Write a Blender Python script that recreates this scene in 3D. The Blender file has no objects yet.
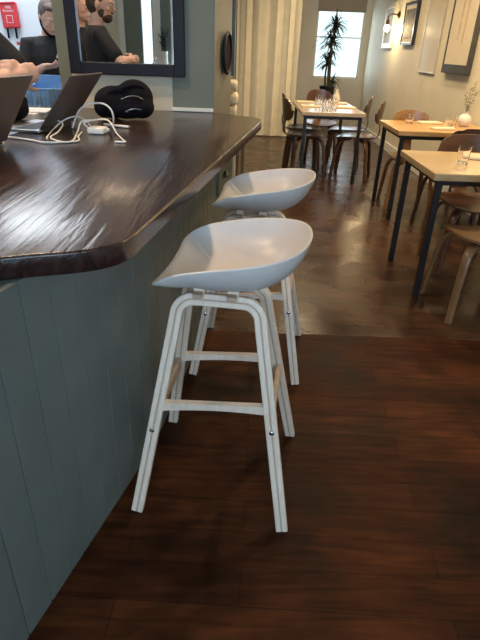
import bpy, bmesh, math, random
from mathutils import Vector, Matrix, Euler
random.seed(7)
sc = bpy.context.scene
COL = sc.collection
PI = math.pi
V3 = Vector

# ------------------------------------------------------------------ materials
def new_mat(name):
    m = bpy.data.materials.new(name); m.use_nodes = True
    nt = m.node_tree
    return m, nt, nt.nodes['Principled BSDF']

def plain(name, col, rough=.5, metal=0., var=.12, scale=12., bump=0., spec=.5, sheen=0., stretch=(1, 1, 1)):
    """one colour with soft procedural variation"""
    m, nt, b = new_mat(name)
    tc = nt.nodes.new('ShaderNodeTexCoord'); mp = nt.nodes.new('ShaderNodeMapping')
    mp.inputs['Scale'].default_value = stretch
    nz = nt.nodes.new('ShaderNodeTexNoise'); nz.inputs['Scale'].default_value = scale; nz.inputs['Detail'].default_value = 5
    rp = nt.nodes.new('ShaderNodeValToRGB')
    rp.color_ramp.elements[0].position = .3; rp.color_ramp.elements[1].position = .7
    rp.color_ramp.elements[0].color = (*[max(0, c*(1-var)) for c in col], 1)
    rp.color_ramp.elements[1].color = (*[min(1, c*(1+var)) for c in col], 1)
    L = nt.links.new
    L(tc.outputs['Object'], mp.inputs['Vector']); L(mp.outputs['Vector'], nz.inputs['Vector'])
    L(nz.outputs['Fac'], rp.inputs['Fac']); L(rp.outputs['Color'], b.inputs['Base Color'])
    b.inputs['Roughness'].default_value = rough; b.inputs['Metallic'].default_value = metal
    b.inputs['Specular IOR Level'].default_value = spec
    if sheen: b.inputs['Sheen Weight'].default_value = sheen
    if bump:
        bp = nt.nodes.new('ShaderNodeBump'); bp.inputs['Strength'].default_value = bump; bp.inputs['Distance'].default_value = .01
        L(nz.outputs['Fac'], bp.inputs['Height']); L(bp.outputs['Normal'], b.inputs['Normal'])
    return m

def wood(name, c1, c2, rough=.4, stretch=(2, 26, 26), scale=3., bump=.05, coat=0., spec=.5):
    m, nt, b = new_mat(name); L = nt.links.new
    tc = nt.nodes.new('ShaderNodeTexCoord'); mp = nt.nodes.new('ShaderNodeMapping'); mp.inputs['Scale'].default_value = stretch
    nz = nt.nodes.new('ShaderNodeTexNoise'); nz.inputs['Scale'].default_value = scale
    nz.inputs['Detail'].default_value = 8; nz.inputs['Distortion'].default_value = .6
    n2 = nt.nodes.new('ShaderNodeTexNoise'); n2.inputs['Scale'].default_value = 4.
    mx = nt.nodes.new('ShaderNodeMath'); mx.operation = 'MULTIPLY_ADD'; mx.inputs[1].default_value = .6; mx.inputs[2].default_value = 0
    ad = nt.nodes.new('ShaderNodeMath'); ad.operation = 'MULTIPLY_ADD'; ad.inputs[1].default_value = .4
    rp = nt.nodes.new('ShaderNodeValToRGB')
    rp.color_ramp.elements[0].position = .34; rp.color_ramp.elements[1].position = .66
    rp.color_ramp.elements[0].color = (*c1, 1); rp.color_ramp.elements[1].color = (*c2, 1)
    L(tc.outputs['Object'], mp.inputs['Vector']); L(mp.outputs['Vector'], nz.inputs['Vector']); L(tc.outputs['Object'], n2.inputs['Vector'])
    L(nz.outputs['Fac'], mx.inputs[0]); L(n2.outputs['Fac'], ad.inputs[0]); L(mx.outputs[0], ad.inputs[2])
    L(ad.outputs[0], rp.inputs['Fac']); L(rp.outputs['Color'], b.inputs['Base Color'])
    b.inputs['Roughness'].default_value = rough; b.inputs['Coat Weight'].default_value = coat; b.inputs['Coat Roughness'].default_value = .15
    b.inputs['Specular IOR Level'].default_value = spec
    if bump:
        bp = nt.nodes.new('ShaderNodeBump'); bp.inputs['Strength'].default_value = bump; bp.inputs['Distance'].default_value = .006
        L(nz.outputs['Fac'], bp.inputs['Height']); L(bp.outputs['Normal'], b.inputs['Normal'])
    return m

def plank_floor(name, c1, c2, rough, bw, bh, seam, rot=0., blot=.5, spec=.5):
    m, nt, b = new_mat(name); L = nt.links.new; b.inputs['Specular IOR Level'].default_value = spec
    tc = nt.nodes.new('ShaderNodeTexCoord'); mp = nt.nodes.new('ShaderNodeMapping'); mp.inputs['Rotation'].default_value = (0, 0, rot)
    br = nt.nodes.new('ShaderNodeTexBrick'); br.offset = .37; br.squash = 1.0
    br.inputs['Scale'].default_value = 1; br.inputs['Brick Width'].default_value = bw; br.inputs['Row Height'].default_value = bh
    br.inputs['Mortar Size'].default_value = .0022; br.inputs['Mortar Smooth'].default_value = .3; br.inputs['Bias'].default_value = -.1
    br.inputs['Color1'].default_value = (*c1, 1); br.inputs['Color2'].default_value = (*c2, 1); br.inputs['Mortar'].default_value = (*seam, 1)
    m2 = nt.nodes.new('ShaderNodeMapping'); m2.inputs['Scale'].default_value = (2.2, 22, 1); m2.inputs['Rotation'].default_value = (0, 0, rot)
    g = nt.nodes.new('ShaderNodeTexNoise'); g.inputs['Scale'].default_value = 2.2; g.inputs['Detail'].default_value = 9; g.inputs['Distortion'].default_value = .5
    w = nt.nodes.new('ShaderNodeTexNoise'); w.inputs['Scale'].default_value = 3.1; w.inputs['Detail'].default_value = 6
    r1 = nt.nodes.new('ShaderNodeMapRange'); r1.inputs['From Min'].default_value = .3; r1.inputs['From Max'].default_value = .7
    r1.inputs['To Min'].default_value = .6; r1.inputs['To Max'].default_value = 1.35
    r2 = nt.nodes.new('ShaderNodeMapRange'); r2.inputs['From Min'].default_value = .32; r2.inputs['From Max'].default_value = .68
    r2.inputs['To Min'].default_value = 1-blot; r2.inputs['To Max'].default_value = 1+blot
    mu = nt.nodes.new('ShaderNodeMath'); mu.operation = 'MULTIPLY'
    mix = nt.nodes.new('ShaderNodeMix'); mix.data_type = 'RGBA'; mix.blend_type = 'MULTIPLY'; mix.inputs['Factor'].default_value = 1
    L(tc.outputs['Object'], mp.inputs['Vector']); L(mp.outputs['Vector'], br.inputs['Vector'])
    L(tc.outputs['Object'], m2.inputs['Vector']); L(m2.outputs['Vector'], g.inputs['Vector']); L(tc.outputs['Object'], w.inputs['Vector'])
    L(g.outputs['Fac'], r1.inputs['Value']); L(w.outputs['Fac'], r2.inputs['Value'])
    L(r1.outputs['Result'], mu.inputs[0]); L(r2.outputs['Result'], mu.inputs[1])
    L(br.outputs['Color'], mix.inputs['A']); L(mu.outputs[0], mix.inputs['B']); L(mix.outputs['Result'], b.inputs['Base Color'])
    r3 = nt.nodes.new('ShaderNodeMapRange'); r3.inputs['From Min'].default_value = .3; r3.inputs['From Max'].default_value = .7
    r3.inputs['To Min'].default_value = rough-.08; r3.inputs['To Max'].default_value = rough+.14
    L(w.outputs['Fac'], r3.inputs['Value']); L(r3.outputs['Result'], b.inputs['Roughness'])
    bp = nt.nodes.new('ShaderNodeBump'); bp.inputs['Strength'].default_value = .25; bp.inputs['Distance'].default_value = .004
    a = nt.nodes.new('ShaderNodeMath'); a.operation = 'MULTIPLY_ADD'; a.inputs[1].default_value = -2.0
    L(br.outputs['Fac'], a.inputs[0]); L(g.outputs['Fac'], a.inputs[2]); L(a.outputs[0], bp.inputs['Height']); L(bp.outputs['Normal'], b.inputs['Normal'])
    return m

def glass(name, col=(1, 1, 1), rough=0.):
    m, nt, b = new_mat(name)
    b.inputs['Base Color'].default_value = (*col, 1); b.inputs['Roughness'].default_value = rough
    b.inputs['Transmission Weight'].default_value = 1; b.inputs['IOR'].default_value = 1.45
    nz = nt.nodes.new('ShaderNodeTexNoise'); nz.inputs['Scale'].default_value = 30
    rp = nt.nodes.new('ShaderNodeMapRange'); rp.inputs['To Min'].default_value = rough; rp.inputs['To Max'].default_value = rough+.04
    nt.links.new(nz.outputs['Fac'], rp.inputs['Value']); nt.links.new(rp.outputs['Result'], b.inputs['Roughness'])
    return m

def emit(name, col, strength):
    m = bpy.data.materials.new(name); m.use_nodes = True; nt = m.node_tree; nt.nodes.clear()
    e = nt.nodes.new('ShaderNodeEmission'); e.inputs['Color'].default_value = (*col, 1); e.inputs['Strength'].default_value = strength
    o = nt.nodes.new('ShaderNodeOutputMaterial'); nt.links.new(e.outputs[0], o.inputs['Surface'])
    return m

M = {}
M['floor_front'] = plank_floor('dark stained boards', (.038, .0115, .0038), (.060, .0185, .0058), .55, .9, .12, (.028, .0085, .003), rot=.03, blot=.7, spec=.10)
M['floor_rear'] = plank_floor('worn brown boards', (.034, .0135, .006), (.062, .025, .0105), .25, .8, .085, (.014, .006, .003), rot=.03, blot=.25, spec=.32)
M['cream_wall'] = plain('cream wall paint', (.70, .64, .50), .6, var=.05, scale=3)
M['back_wall'] = plain('stone wall paint', (.70, .64, .54), .6, var=.05, scale=3)
M['white_wall'] = plain('white kitchen paint', (.72, .76, .82), .5, var=.05, scale=2)
M['white_trim'] = plain('white gloss paint', (.75, .74, .70), .35, var=.05)
M['green_wall'] = plain('sage green paint', (.155, .178, .148), .55, var=.07, scale=6)
M['taupe_wall'] = plain('taupe green paint', (.145, .142, .118), .5, var=.06, scale=6)
M['dark_green'] = plain('deep green paint', (.035, .05, .042), .4, var=.1)
M['olive'] = plain('olive paint', (.185, .20, .15), .5, var=.06, scale=6)
M['panel'] = plain('slate green paint', (.142, .168, .155), .42, var=.1, scale=5, bump=.03)
M['counter'] = wood('dark walnut worktop', (.010, .0048, .0042), (.050, .022, .018), .23, stretch=(17, 1.5, 10), scale=2.6, bump=.42, coat=.12)
M['ceiling'] = plain('ceiling paint', (.62, .58, .52), .7, var=.03)
M['stool_shell'] = plain('warm white plastic', (.61, .575, .555), .36, var=.02, scale=20)
M['ash'] = wood('pale soaped ash', (.72, .57, .45), (.86, .73, .61), .45, stretch=(14, 14, 1.5), scale=5, bump=.04)
M['ash_inner'] = wood('ash ply edge', (.42, .30, .20), (.56, .42, .30), .5, stretch=(4, 4, 20), scale=5)
M['steel'] = plain('brushed steel', (.55, .56, .58), .25, 1.0, var=.1)
M['black_steel'] = plain('blackened steel', (.035, .034, .036), .35, .6, var=.2)
M['table_oak'] = wood('golden oak top', (.42, .24, .095), (.60, .37, .16), .3, stretch=(1.5, 14, 10), scale=3, bump=.05, coat=.2)
M['table_pale'] = wood('pale oak top', (.46, .31, .15), (.62, .45, .25), .28, stretch=(1.5, 12, 10), scale=3, bump=.05, coat=.25)
M['table_worn'] = wood('worn grey oak top', (.36, .28, .20), (.52, .42, .32), .22, stretch=(1.5, 12, 10), scale=3, bump=.05, coat=.3)
M['walnut'] = wood('dark walnut ply', (.045, .018, .010), (.11, .048, .024), .3, stretch=(3, 12, 12), scale=3, coat=.3)
M['redbrown'] = wood('red brown ply', (.065, .025, .011), (.125, .053, .024), .32, stretch=(3, 12, 12), scale=3, coat=.25)
M['oakply'] = wood('honey oak ply', (.20, .098, .036), (.31, .16, .062), .35, stretch=(3, 12, 12), scale=3, coat=.15)
M['tanply'] = wood('tan beech ply', (.150, .080, .032), (.225, .125, .052), .35, stretch=(3, 12, 12), scale=3, coat=.15)
M['black_frame'] = plain('black blue lacquer', (.011, .012, .022), .5, var=.15, spec=.25)
M['mirror'] = plain('silvered glass', (.90, .91, .92), .015, 1.0, var=.01)
M['dark_mirror'] = plain('smoked mirror glass', (.018, .012, .013), .7, 0., var=.4, spec=.05)
M['laptop'] = plain('grey anodised aluminium', (.20, .175, .175), .38, .75, var=.06, scale=30)
M['laptop_silver'] = plain('silver aluminium', (.55, .55, .56), .3, .8, var=.05)
M['keys'] = plain('black keys', (.02, .02, .02), .5, var=.1)
M['cable'] = plain('white cable rubber', (.80, .78, .74), .45, var=.04)
M['black_fabric'] = plain('black nylon', (.005, .005, .008), .9, var=.3, scale=25, bump=.25, spec=.15)
M['shirt'] = plain('black jersey', (.010, .010, .012), .85, var=.3, scale=30, bump=.1)
M['jeans'] = plain('dark denim', (.03, .035, .05), .85, var=.2, scale=60)
M['skin'] = plain('fair skin', (.60, .36, .27), .5, var=.08, scale=14)
M['hair_grey'] = plain('grey brown hair', (.13, .09, .075), .6, var=.4, scale=60, bump=.3)
M['hair_brown'] = plain('dark brown hair', (.05, .025, .014), .6, var=.4, scale=60, bump=.3)
M['hair_fair'] = plain('light brown hair', (.42, .26, .17), .55, var=.3, scale=50, bump=.3)
M['lip'] = plain('lip skin', (.42, .19, .16), .5)
M['eye'] = plain('eye white', (.55, .52, .5), .3)
M['red'] = plain('red plastic', (.62, .035, .045), .4, var=.05)
M['white_print'] = plain('white print', (.75, .68, .68), .6)
M['paper'] = plain('white paper', (.78, .76, .72), .7, var=.03)
M['linen'] = plain('cream linen', (.72, .60, .42), .85, var=.06, scale=40, bump=.1)
M['curtain'] = plain('cream curtain cloth', (.80, .74, .58), .8, var=.06, scale=8, sheen=.2)
M['glass'] = glass('clear glass')
M['blue_plastic'] = plain('translucent blue plastic', (.16, .36, .68), .3, var=.1)
M['steel_bench'] = plain('stainless worktop', (.55, .58, .62), .28, .9, var=.06)
M['leaf'] = plain('dark dracaena leaf', (.020, .032, .022), .4, var=.35, scale=9)
M['leaf_green'] = plain('eucalyptus leaf', (.06, .09, .03), .5, var=.3, scale=20)
M['petal'] = plain('cream petal', (.55, .38, .22), .6)
M['bark'] = plain('brown cane bark', (.07, .048, .033), .7, var=.3, scale=30, bump=.3)
M['pot'] = plain('black pot glaze', (.012, .013, .018), .4, var=.2)
M['soil'] = plain('dark soil', (.02, .013, .009), .9, var=.4, scale=60, bump=.4)
M['ceramic'] = plain('white ceramic', (.75, .68, .58), .3, var=.03)
M['brass'] = plain('aged bronze', (.10, .065, .035), .35, .9, var=.2)
M['bulb'] = emit('warm bulb glass', (1., .78, .42), 40)
M['bulb_rear'] = emit('warm bulb glow', (1., .80, .48), 60)
M['lamp_disc'] = emit('warm downlight lens', (1., .78, .50), 8)
M['cool_disc'] = emit('cool panel lens', (.92, .96, 1.), 1.3)
M['pane_light'] = emit('daylit frosted pane', (.70, .93, 1.0), .85)
M['strip_light'] = emit('daylit side pane', (.70, .86, 1.0), .9)
M['blind'] = plain('grey beige blind cloth', (.36, .31, .25), .8, var=.04)
M['silver_frame'] = plain('silvered frame', (.62, .58, .50), .35, .3, var=.1)
M['navy_frame'] = plain('navy frame', (.02, .024, .045), .3, var=.2)
M['pewter_frame'] = plain('pewter frame', (.040, .036, .032), .5, 0., var=.2)
M['mat_board'] = plain('cream mount board', (.68, .60, .46), .8, var=.03)
M['ochre_ink'] = plain('faded ochre ink', (.58, .43, .29), .8, var=.2)
M['picture_glass'] = plain('glazed pale print', (.62, .56, .44), .16, var=.05, scale=2)
M['dark_print'] = plain('dark mottled print', (.10, .085, .08), .6, var=.9, scale=16)
M['grey_print'] = plain('grey blue print', (.40, .45, .52), .6, var=.35, scale=6)
M['cushion'] = plain('cream padded cloth', (.66, .56, .40), .8, var=.06, scale=20)
M['shelf_white'] = plain('off white cabinet paint', (.55, .50, .40), .45)
M['notice_green'] = plain('green print', (.12, .38, .22), .6)

# ------------------------------------------------------------------ mesh kit
class MB:
    def __init__(s): s.v = []; s.f = []
    def add(s, vs, fs):
        o = len(s.v); s.v += [tuple(p) for p in vs]; s.f += [tuple(i+o for i in f) for f in fs]; return s
    def box(s, c, d, rot=None, bev=0., seg=2):
        bm = bmesh.new(); bmesh.ops.create_cube(bm, size=1)
        for v in bm.verts: v.co = V3((v.co.x*d[0], v.co.y*d[1], v.co.z*d[2]))
        if bev: bmesh.ops.bevel(bm, geom=list(bm.edges), offset=bev, segments=seg, affect='EDGES', profile=.5)
        mt = Matrix.Translation(c) @ ((Euler(rot).to_matrix().to_4x4()) if rot else Matrix())
        return s._bm(bm, mt)
    def _bm(s, bm, mt=None):
        bm.verts.index_update()
        vs = [(mt @ v.co if mt else v.co.copy()) for v in bm.verts]; fs = [[v.index for v in f.verts] for f in bm.faces]
        bm.free(); return s.add(vs, fs)
    def prism(s, poly, z0, z1, bev=0., seg=3):
        bm = bmesh.new(); vs = [bm.verts.new((p[0], p[1], z0)) for p in poly]; f = bm.faces.new(vs)
        r = bmesh.ops.extrude_face_region(bm, geom=[f])
        for e in r['geom']:
            if isinstance(e, bmesh.types.BMVert): e.co.z = z1
        bmesh.ops.recalc_face_normals(bm, faces=list(bm.faces))
        if bev:
            ed = [e for e in bm.edges if abs(e.verts[0].co.z-e.verts[1].co.z) < 1e-6]
            bmesh.ops.bevel(bm, geom=ed, offset=bev, segments=seg, affect='EDGES', profile=.5)
        return s._bm(bm)
    def tube(s, pts, rad, n=10, caps=True):
        pts = [V3(p) for p in pts]; k = len(pts)
        rad = rad if isinstance(rad, (list, tuple)) else [rad]*k
        t = [(pts[min(i+1, k-1)]-pts[max(i-1, 0)]).normalized() for i in range(k)]
        u = t[0].orthogonal().normalized(); vs = []; fs = []
        for i in range(k):
            u = (u-t[i]*u.dot(t[i])).normalized(); w = t[i].cross(u)
            for j in range(n):
                a = 2*PI*j/n; vs.append(pts[i]+(u*math.cos(a)+w*math.sin(a))*rad[i])
        for i in range(k-1):
            for j in range(n):
                fs.append((i*n+j, i*n+(j+1) % n, (i+1)*n+(j+1) % n, (i+1)*n+j))
        if caps: fs.append(tuple(range(n-1, -1, -1))); fs.append(tuple((k-1)*n+j for j in range(n)))
        return s.add(vs, fs)
    def capsule(s, pts, rad, n=12):
        """tube with rounded ends"""
        pts = [V3(p) for p in pts]; rad = list(rad) if isinstance(rad, (list, tuple)) else [rad]*len(pts)
        a = (pts[0]-pts[1]).normalized(); b = (pts[-1]-pts[-2]).normalized()
        pre = [(pts[0]+a*rad[0]*math.sin(q), rad[0]*math.cos(q)) for q in (1.45, 1.0, .5)]
        post = [(pts[-1]+b*rad[-1]*math.sin(q), rad[-1]*math.cos(q)) for q in (.5, 1.0, 1.45)]
        P = [p for p, _ in pre]+pts+[p for p, _ in post]; R = [r for _, r in pre]+rad+[r for _, r in post]
        return s.tube(P, R, n)
    def sweep(s, pts, w, h, ref, closed=False):
        """rectangle w (along ref side) x h swept on pts; w,h may be lists"""
        pts = [V3(p) for p in pts]; k = len(pts); ref = V3(ref)
        W = w if isinstance(w, (list, tuple)) else [w]*k; H = h if isinstance(h, (list, tuple)) else [h]*k
        vs = []; fs = []
        for i in range(k):
            t = (pts[min(i+1, k-1)]-pts[max(i-1, 0)]).normalized()
            a = (ref-t*ref.dot(t)).normalized(); b = t.cross(a)
            c = .18
            for (x, y) in ((-1, -1+c*2), (-1, 1-c*2), (-1+c, 1), (1-c, 1), (1, 1-c*2), (1, -1+c*2), (1-c, -1), (-1+c, -1)):
                vs.append(pts[i]+a*x*W[i]/2+b*y*H[i]/2)
        for i in range(k-1):
            for j in range(8): fs.append((i*8+j, i*8+(j+1) % 8, (i+1)*8+(j+1) % 8, (i+1)*8+j))
        fs.append(tuple(range(7, -1, -1))); fs.append(tuple((k-1)*8+j for j in range(8)))
        return s.add(vs, fs)
    def lathe(s, prof, c=(0, 0, 0), n=24):
        vs = []; fs = []; k = len(prof)
        for r, z in prof:
            for j in range(n):
                a = 2*PI*j/n; vs.append((c[0]+r*math.cos(a), c[1]+r*math.sin(a), c[2]+z))
        for i in range(k-1):
            for j in range(n): fs.append((i*n+j, i*n+(j+1) % n, (i+1)*n+(j+1) % n, (i+1)*n+j))
        if prof[0][0] > 1e-5: fs.append(tuple(range(n-1, -1, -1)))
        if prof[-1][0] > 1e-5: fs.append(tuple((k-1)*n+j for j in range(n)))
        return s.add(vs, fs)
    def ell(s, c, r, rot=None, nu=16, nv=12):
        mt = Matrix.Translation(c) @ (Euler(rot).to_matrix().to_4x4() if rot else Matrix())
        vs = [mt @ V3((0, 0, r[2]))]; fs = []
        for i in range(1, nv):
            p = PI*i/nv
            for j in range(nu):
                a = 2*PI*j/nu; vs.append(mt @ V3((r[0]*math.sin(p)*math.cos(a), r[1]*math.sin(p)*math.sin(a), r[2]*math.cos(p))))
        vs.append(mt @ V3((0, 0, -r[2])))
        for j in range(nu): fs.append((0, 1+j, 1+(j+1) % nu))
        for i in range(nv-2):
            for j in range(nu): fs.append((1+i*nu+j, 1+(i+1)*nu+j, 1+(i+1)*nu+(j+1) % nu, 1+i*nu+(j+1) % nu))
        e = len(vs)-1
        for j in range(nu): fs.append((e, 1+(nv-2)*nu+(j+1) % nu, 1+(nv-2)*nu+j))
        return s.add(vs, fs)
    def loft(s, secs, n=20):
        """secs: (centre, rx, ry) horizontal ellipses, stacked, closed"""
        vs = []; fs = []; k = len(secs)
        for c, rx, ry in secs:
            for j in range(n):
                a = 2*PI*j/n; vs.append((c[0]+rx*math.cos(a), c[1]+ry*math.sin(a), c[2]))
        for i in range(k-1):
            for j in range(n): fs.append((i*n+j, i*n+(j+1) % n, (i+1)*n+(j+1) % n, (i+1)*n+j))
        fs.append(tuple(range(n-1, -1, -1))); fs.append(tuple((k-1)*n+j for j in range(n)))
        return s.add(vs, fs)
    def xf(s, mt):
        s.v = [tuple(mt @ V3(p)) for p in s.v]; return s
    def join(s, o): return s.add(o.v, o.f)
    def mesh(s, name, smooth=True, ang=40):
        me = bpy.data.meshes.new(name); me.from_pydata(s.v, [], s.f); me.update()
        bm = bmesh.new(); bm.from_mesh(me); bmesh.ops.recalc_face_normals(bm, faces=list(bm.faces)); 
        for e in bm.edges:
            if len(e.link_faces) == 2 and e.calc_face_angle(0) > math.radians(ang): e.smooth = False
        for f in bm.faces: f.smooth = smooth
        bm.to_mesh(me); bm.free(); return me
    def obj(s, name, mat, parent=None, smooth=True, ang=40, label=None):
        me = s.mesh(name, smooth, ang); o = bpy.data.objects.new(name, me); COL.objects.link(o)
        me.materials.append(M[mat] if isinstance(mat, str) else mat)
        if parent: o.parent = parent
        if label: o['label'] = label
        return o
    def remeshed(s, name, mat, voxel=.006, smooth=6, parent=None):
        me = bpy.data.meshes.new(name); me.from_pydata(s.v, [], s.f)
        bm = bmesh.new(); bm.from_mesh(me); bmesh.ops.recalc_face_normals(bm, faces=list(bm.faces)); bm.to_mesh(me); bm.free()
        o = bpy.data.objects.new(name, me); COL.objects.link(o)
        md = o.modifiers.new('r', 'REMESH'); md.mode = 'VOXEL'; md.voxel_size = voxel
        sm = o.modifiers.new('s', 'SMOOTH'); sm.iterations = smooth; sm.factor = .5
        dg = bpy.context.evaluated_depsgraph_get(); dg.update()
        m2 = bpy.data.meshes.new_from_object(o.evaluated_get(dg)); o.modifiers.clear(); o.data = m2; bpy.data.meshes.remove(me)
        m2.name = name; m2.materials.clear(); m2.materials.append(M[mat])
        for p in m2.polygons: p.use_smooth = True
        if parent: o.parent = parent
        return o

def tag(o, label, cat, group=None):
    o['label'] = label; o['category'] = cat
    if group: o['group'] = group
    return o
def thing(name, label, cat, loc=(0, 0, 0), rz=0., group=None):
    o = bpy.data.objects.new(name, None); o.empty_display_size = .1; COL.objects.link(o)
    o.location = loc; o.rotation_euler = (0, 0, rz); return tag(o, label, cat, group)
def struct(mb, name, mat, parent=None, smooth=False):
    o = mb.obj(name, mat, parent, smooth=smooth); o['kind'] = 'structure'; return o
def dup(root, loc, rz=None, label=None, group=None, mats=None):
    r = root.copy(); COL.objects.link(r); r.location = loc
    if rz is not None: r.rotation_euler = (0, 0, rz)
    if label: r['label'] = label
    if group: r['group'] = group
    def rec(src, dst):
        for ch in list(src.children):
            c = ch.copy(); COL.objects.link(c); c.parent = dst
            if mats:
                k = ch.name.split('.')[0]
                if k in mats: c.material_slots[0].link = 'OBJECT'; c.material_slots[0].material = M[mats[k]]
            rec(ch, c)
    if mats and root.type == 'MESH' and '' in mats:
        r.material_slots[0].link = 'OBJECT'; r.material_slots[0].material = M[mats['']]
    rec(root, r); return r
def spline(pts, n=6, closed=False):
    pts = [V3(p) for p in pts]; k = len(pts); out = []
    rng = range(k) if closed else range(k-1)
    for i in rng:
        g = (lambda q: pts[q % k]) if closed else (lambda q: pts[min(max(q, 0), k-1)])
        p0, p1, p2, p3 = g(i-1), g(i), g(i+1), g(i+2)
        for j in range(n):
            t = j/n
            out.append(.5*((2*p1)+(p2-p0)*t+(2*p0-5*p1+4*p2-p3)*t*t+(3*p1-p0-3*p2+p3)*t**3))
    if not closed: out.append(pts[-1])
    return out

# ------------------------------------------------------------------ the setting
WR = 2.115         # right wall
YB = 10.45         # rear wall
YF = -2.4          # street front behind the camera
ZC = 2.9
struct(MB().box((-.55, (YF+2.33)/2, -.05), (5.5, 2.33-YF, .1)), 'floor', 'floor_front')
struct(MB().box((-.55, (2.33+YB)/2+.1, -.05), (5.5, YB-2.33+.2, .1)), 'floor', 'floor_rear')
struct(MB().box((-.55, 4.0, ZC+.05), (5.6, 13.2, .1)), 'ceiling', 'ceiling')
struct(MB().box((WR+.06, 4.0, ZC/2), (.12, 13.2, ZC)), 'wall_right', 'cream_wall')
struct(MB().box((WR-.008, (YB+2.2)/2, .06), (.016, YB-2.2, .12), bev=.004), 'baseboard_right', 'white_trim')
struct(MB().box((WR-.003, 6.9, .615), (.006, .016, .99), bev=.002), 'trim_cable', 'cream_wall')
# rear wall with its window opening
def wall_with_hole(name, mat, x0, x1, y0, y1, hx0, hx1, hz0, hz1):
    mb = MB(); yc = (y0+y1)/2; d = y1-y0
    mb.box(((x0+hx0)/2, yc, ZC/2), (hx0-x0, d, ZC)); mb.box(((x1+hx1)/2, yc, ZC/2), (x1-hx1, d, ZC))
    mb.box(((hx0+hx1)/2, yc, hz0/2), (hx1-hx0, d, hz0)); mb.box(((hx0+hx1)/2, yc, (hz1+ZC)/2), (hx1-hx0, d, ZC-hz1))
    return struct(mb, name, mat)
WX0, WX1, WZ0, WZ1 = 1.165, 2.005, .855, 2.45
wall_with_hole('wall_back', 'back_wall', -.55, WR, YB, YB+.16, WX0, WX1, WZ0, WZ1)
w1 = bpy.data.objects.new('window_1', None); COL.objects.link(w1); w1['kind'] = 'structure'; w1.location = (0, 0, 0)
fr = MB(); xc = (WX0+WX1)/2
for x in (WX0+.015, WX1-.015): fr.box((x, YB+.05, (WZ0+WZ1)/2), (.03, .06, WZ1-WZ0), bev=.005)
fr.box((xc, YB+.05, WZ0+.015), (WX1-WX0, .06, .03), bev=.005); fr.box((xc, YB+.05, WZ1-.015), (WX1-WX0, .06, .03), bev=.005)
fr.box((xc, YB+.055, 1.515), (WX1-WX0, .035, .022), bev=.004)
struct(fr, 'window_frame', 'white_trim', w1)
struct(MB().box((xc, YB+.09, (WZ0+WZ1)/2), (WX1-WX0, .012, WZ1-WZ0)), 'pane', 'pane_light', w1)
bl = thing('roller_blind', 'grey beige roller blind half drawn over the top of the rear window', 'blind', (xc, YB-.01, WZ1))
MB().box((0, -.012, -.265), (.84, .006, .53)).obj('blind_cloth', 'blind', bl, smooth=False)
MB().tube([(-.42, -.02, 0), (.42, -.02, 0)], .025, 12).obj('roller', 'blind', bl)
MB().box((0, -.012, -.535), (.84, .014, .022), bev=.004).obj('bottom_bar', 'blind', bl)

# mirror wall between dining room and kitchen: two painted posts with a cream infill
YM = 3.53
struct(MB().box((-1.149, YM+.06, ZC/2), (.075, .12, ZC)), 'trim_1', 'olive')
struct(MB().box((-.795, YM+.05, ZC/2), (.633, .08, ZC)), 'wall_mirror', 'cream_wall')
pier = [(-.478, YM-.02), (-.222, YM-.03), (-.137, 4.05), (-.40, 4.10), (-.478, 4.0)]
struct(MB().prism(pier, 0, ZC), 'wall_pier', 'green_wall')
# the pier's return is painted taupe
struct(MB().prism([(-.222, YM-.031), (-.215, YM-.031), (-.130, 4.05), (-.137, 4.055)], 0, ZC), 'trim_2', 'taupe_wall')
struct(MB().box((-.352, YM-.033, .953), (.265, .012, .022), bev=.003), 'trim_3', 'white_trim')
struct(MB().box((-.30, 7.27, ZC/2), (.16, 6.4, ZC)), 'wall_left', 'taupe_wall')
struct(MB().box((-.175, 4.22, 2.0), (.13, .10, 1.75)), 'trim_4', 'dark_green')
# kitchen shell
struct(MB().box((-2.0, 5.48, ZC/2), (2.6, .12, ZC)), 'wall_kitchen', 'white_wall')
struct(MB().box((-3.25, 4.5, ZC/2), (.12, 2.1, ZC)), 'wall_kitchen_side', 'white_wall')
struct(MB().box((-.62, 4.75, ZC/2), (.12, 1.4, ZC)), 'wall_kitchen_end', 'white_wall')
struct(MB().box((-2.25, 3.56, ZC/2), (.7, .1, ZC)), 'wall_kitchen_front', 'olive')
# rest of the dining room around the camera
struct(MB().box((-2.66, .55, ZC/2), (.12, 6.0, ZC)), 'wall_side', 'cream_wall')
fw = MB(); d = .14; yc = YF-.07
def seg(x0, x1, z0=0., z1=ZC): fw.box(((x0+x1)/2, yc, (z0+z1)/2), (x1-x0, d, z1-z0))
seg(-2.75, -2.08); seg(-2.08, -1.28, 0, .98); seg(-2.08, -1.28, 2.45); seg(-2.08, -1.74, .98, 2.45); seg(-1.58, -1.28, .98, 2.45)
seg(-1.28, 1.7, 0, .98); seg(-1.28, 1.7, 2.5); seg(1.7, WR)
struct(fw, 'wall_front', 'green_wall')
struct(MB().box((-2.06, YF+.02, 1.45), (.09, .04, 2.9), bev=.005), 'trim_5', 'white_trim')
struct(MB().box((-1.50, YF+.02, 1.75), (.12, .03, 1.5), bev=.005), 'trim_6', 'white_trim')
struct(MB().box((-2.38, YF+.006, 1.45), (.55, .012, 2.9)), 'trim_7', 'cream_wall')
struct(MB().box((-.0, YF+.09, .99), (4.1, .22, .035), bev=.006), 'trim_sill', 'white_trim')
w2 = bpy.data.objects.new('window_2', None); COL.objects.link(w2); w2['kind'] = 'structure'
fr = MB()
for x in (-1.265, -.28, .71, 1.685): fr.box((x, YF-.05, 1.74), (.035, .06, 1.52), bev=.004)
fr.box((.21, YF-.05, .995), (2.98, .06, .04)); fr.box((.21, YF-.05, 2.48), (2.98, .06, .04))
struct(fr, 'window_frame', 'white_trim', w2)
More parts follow.
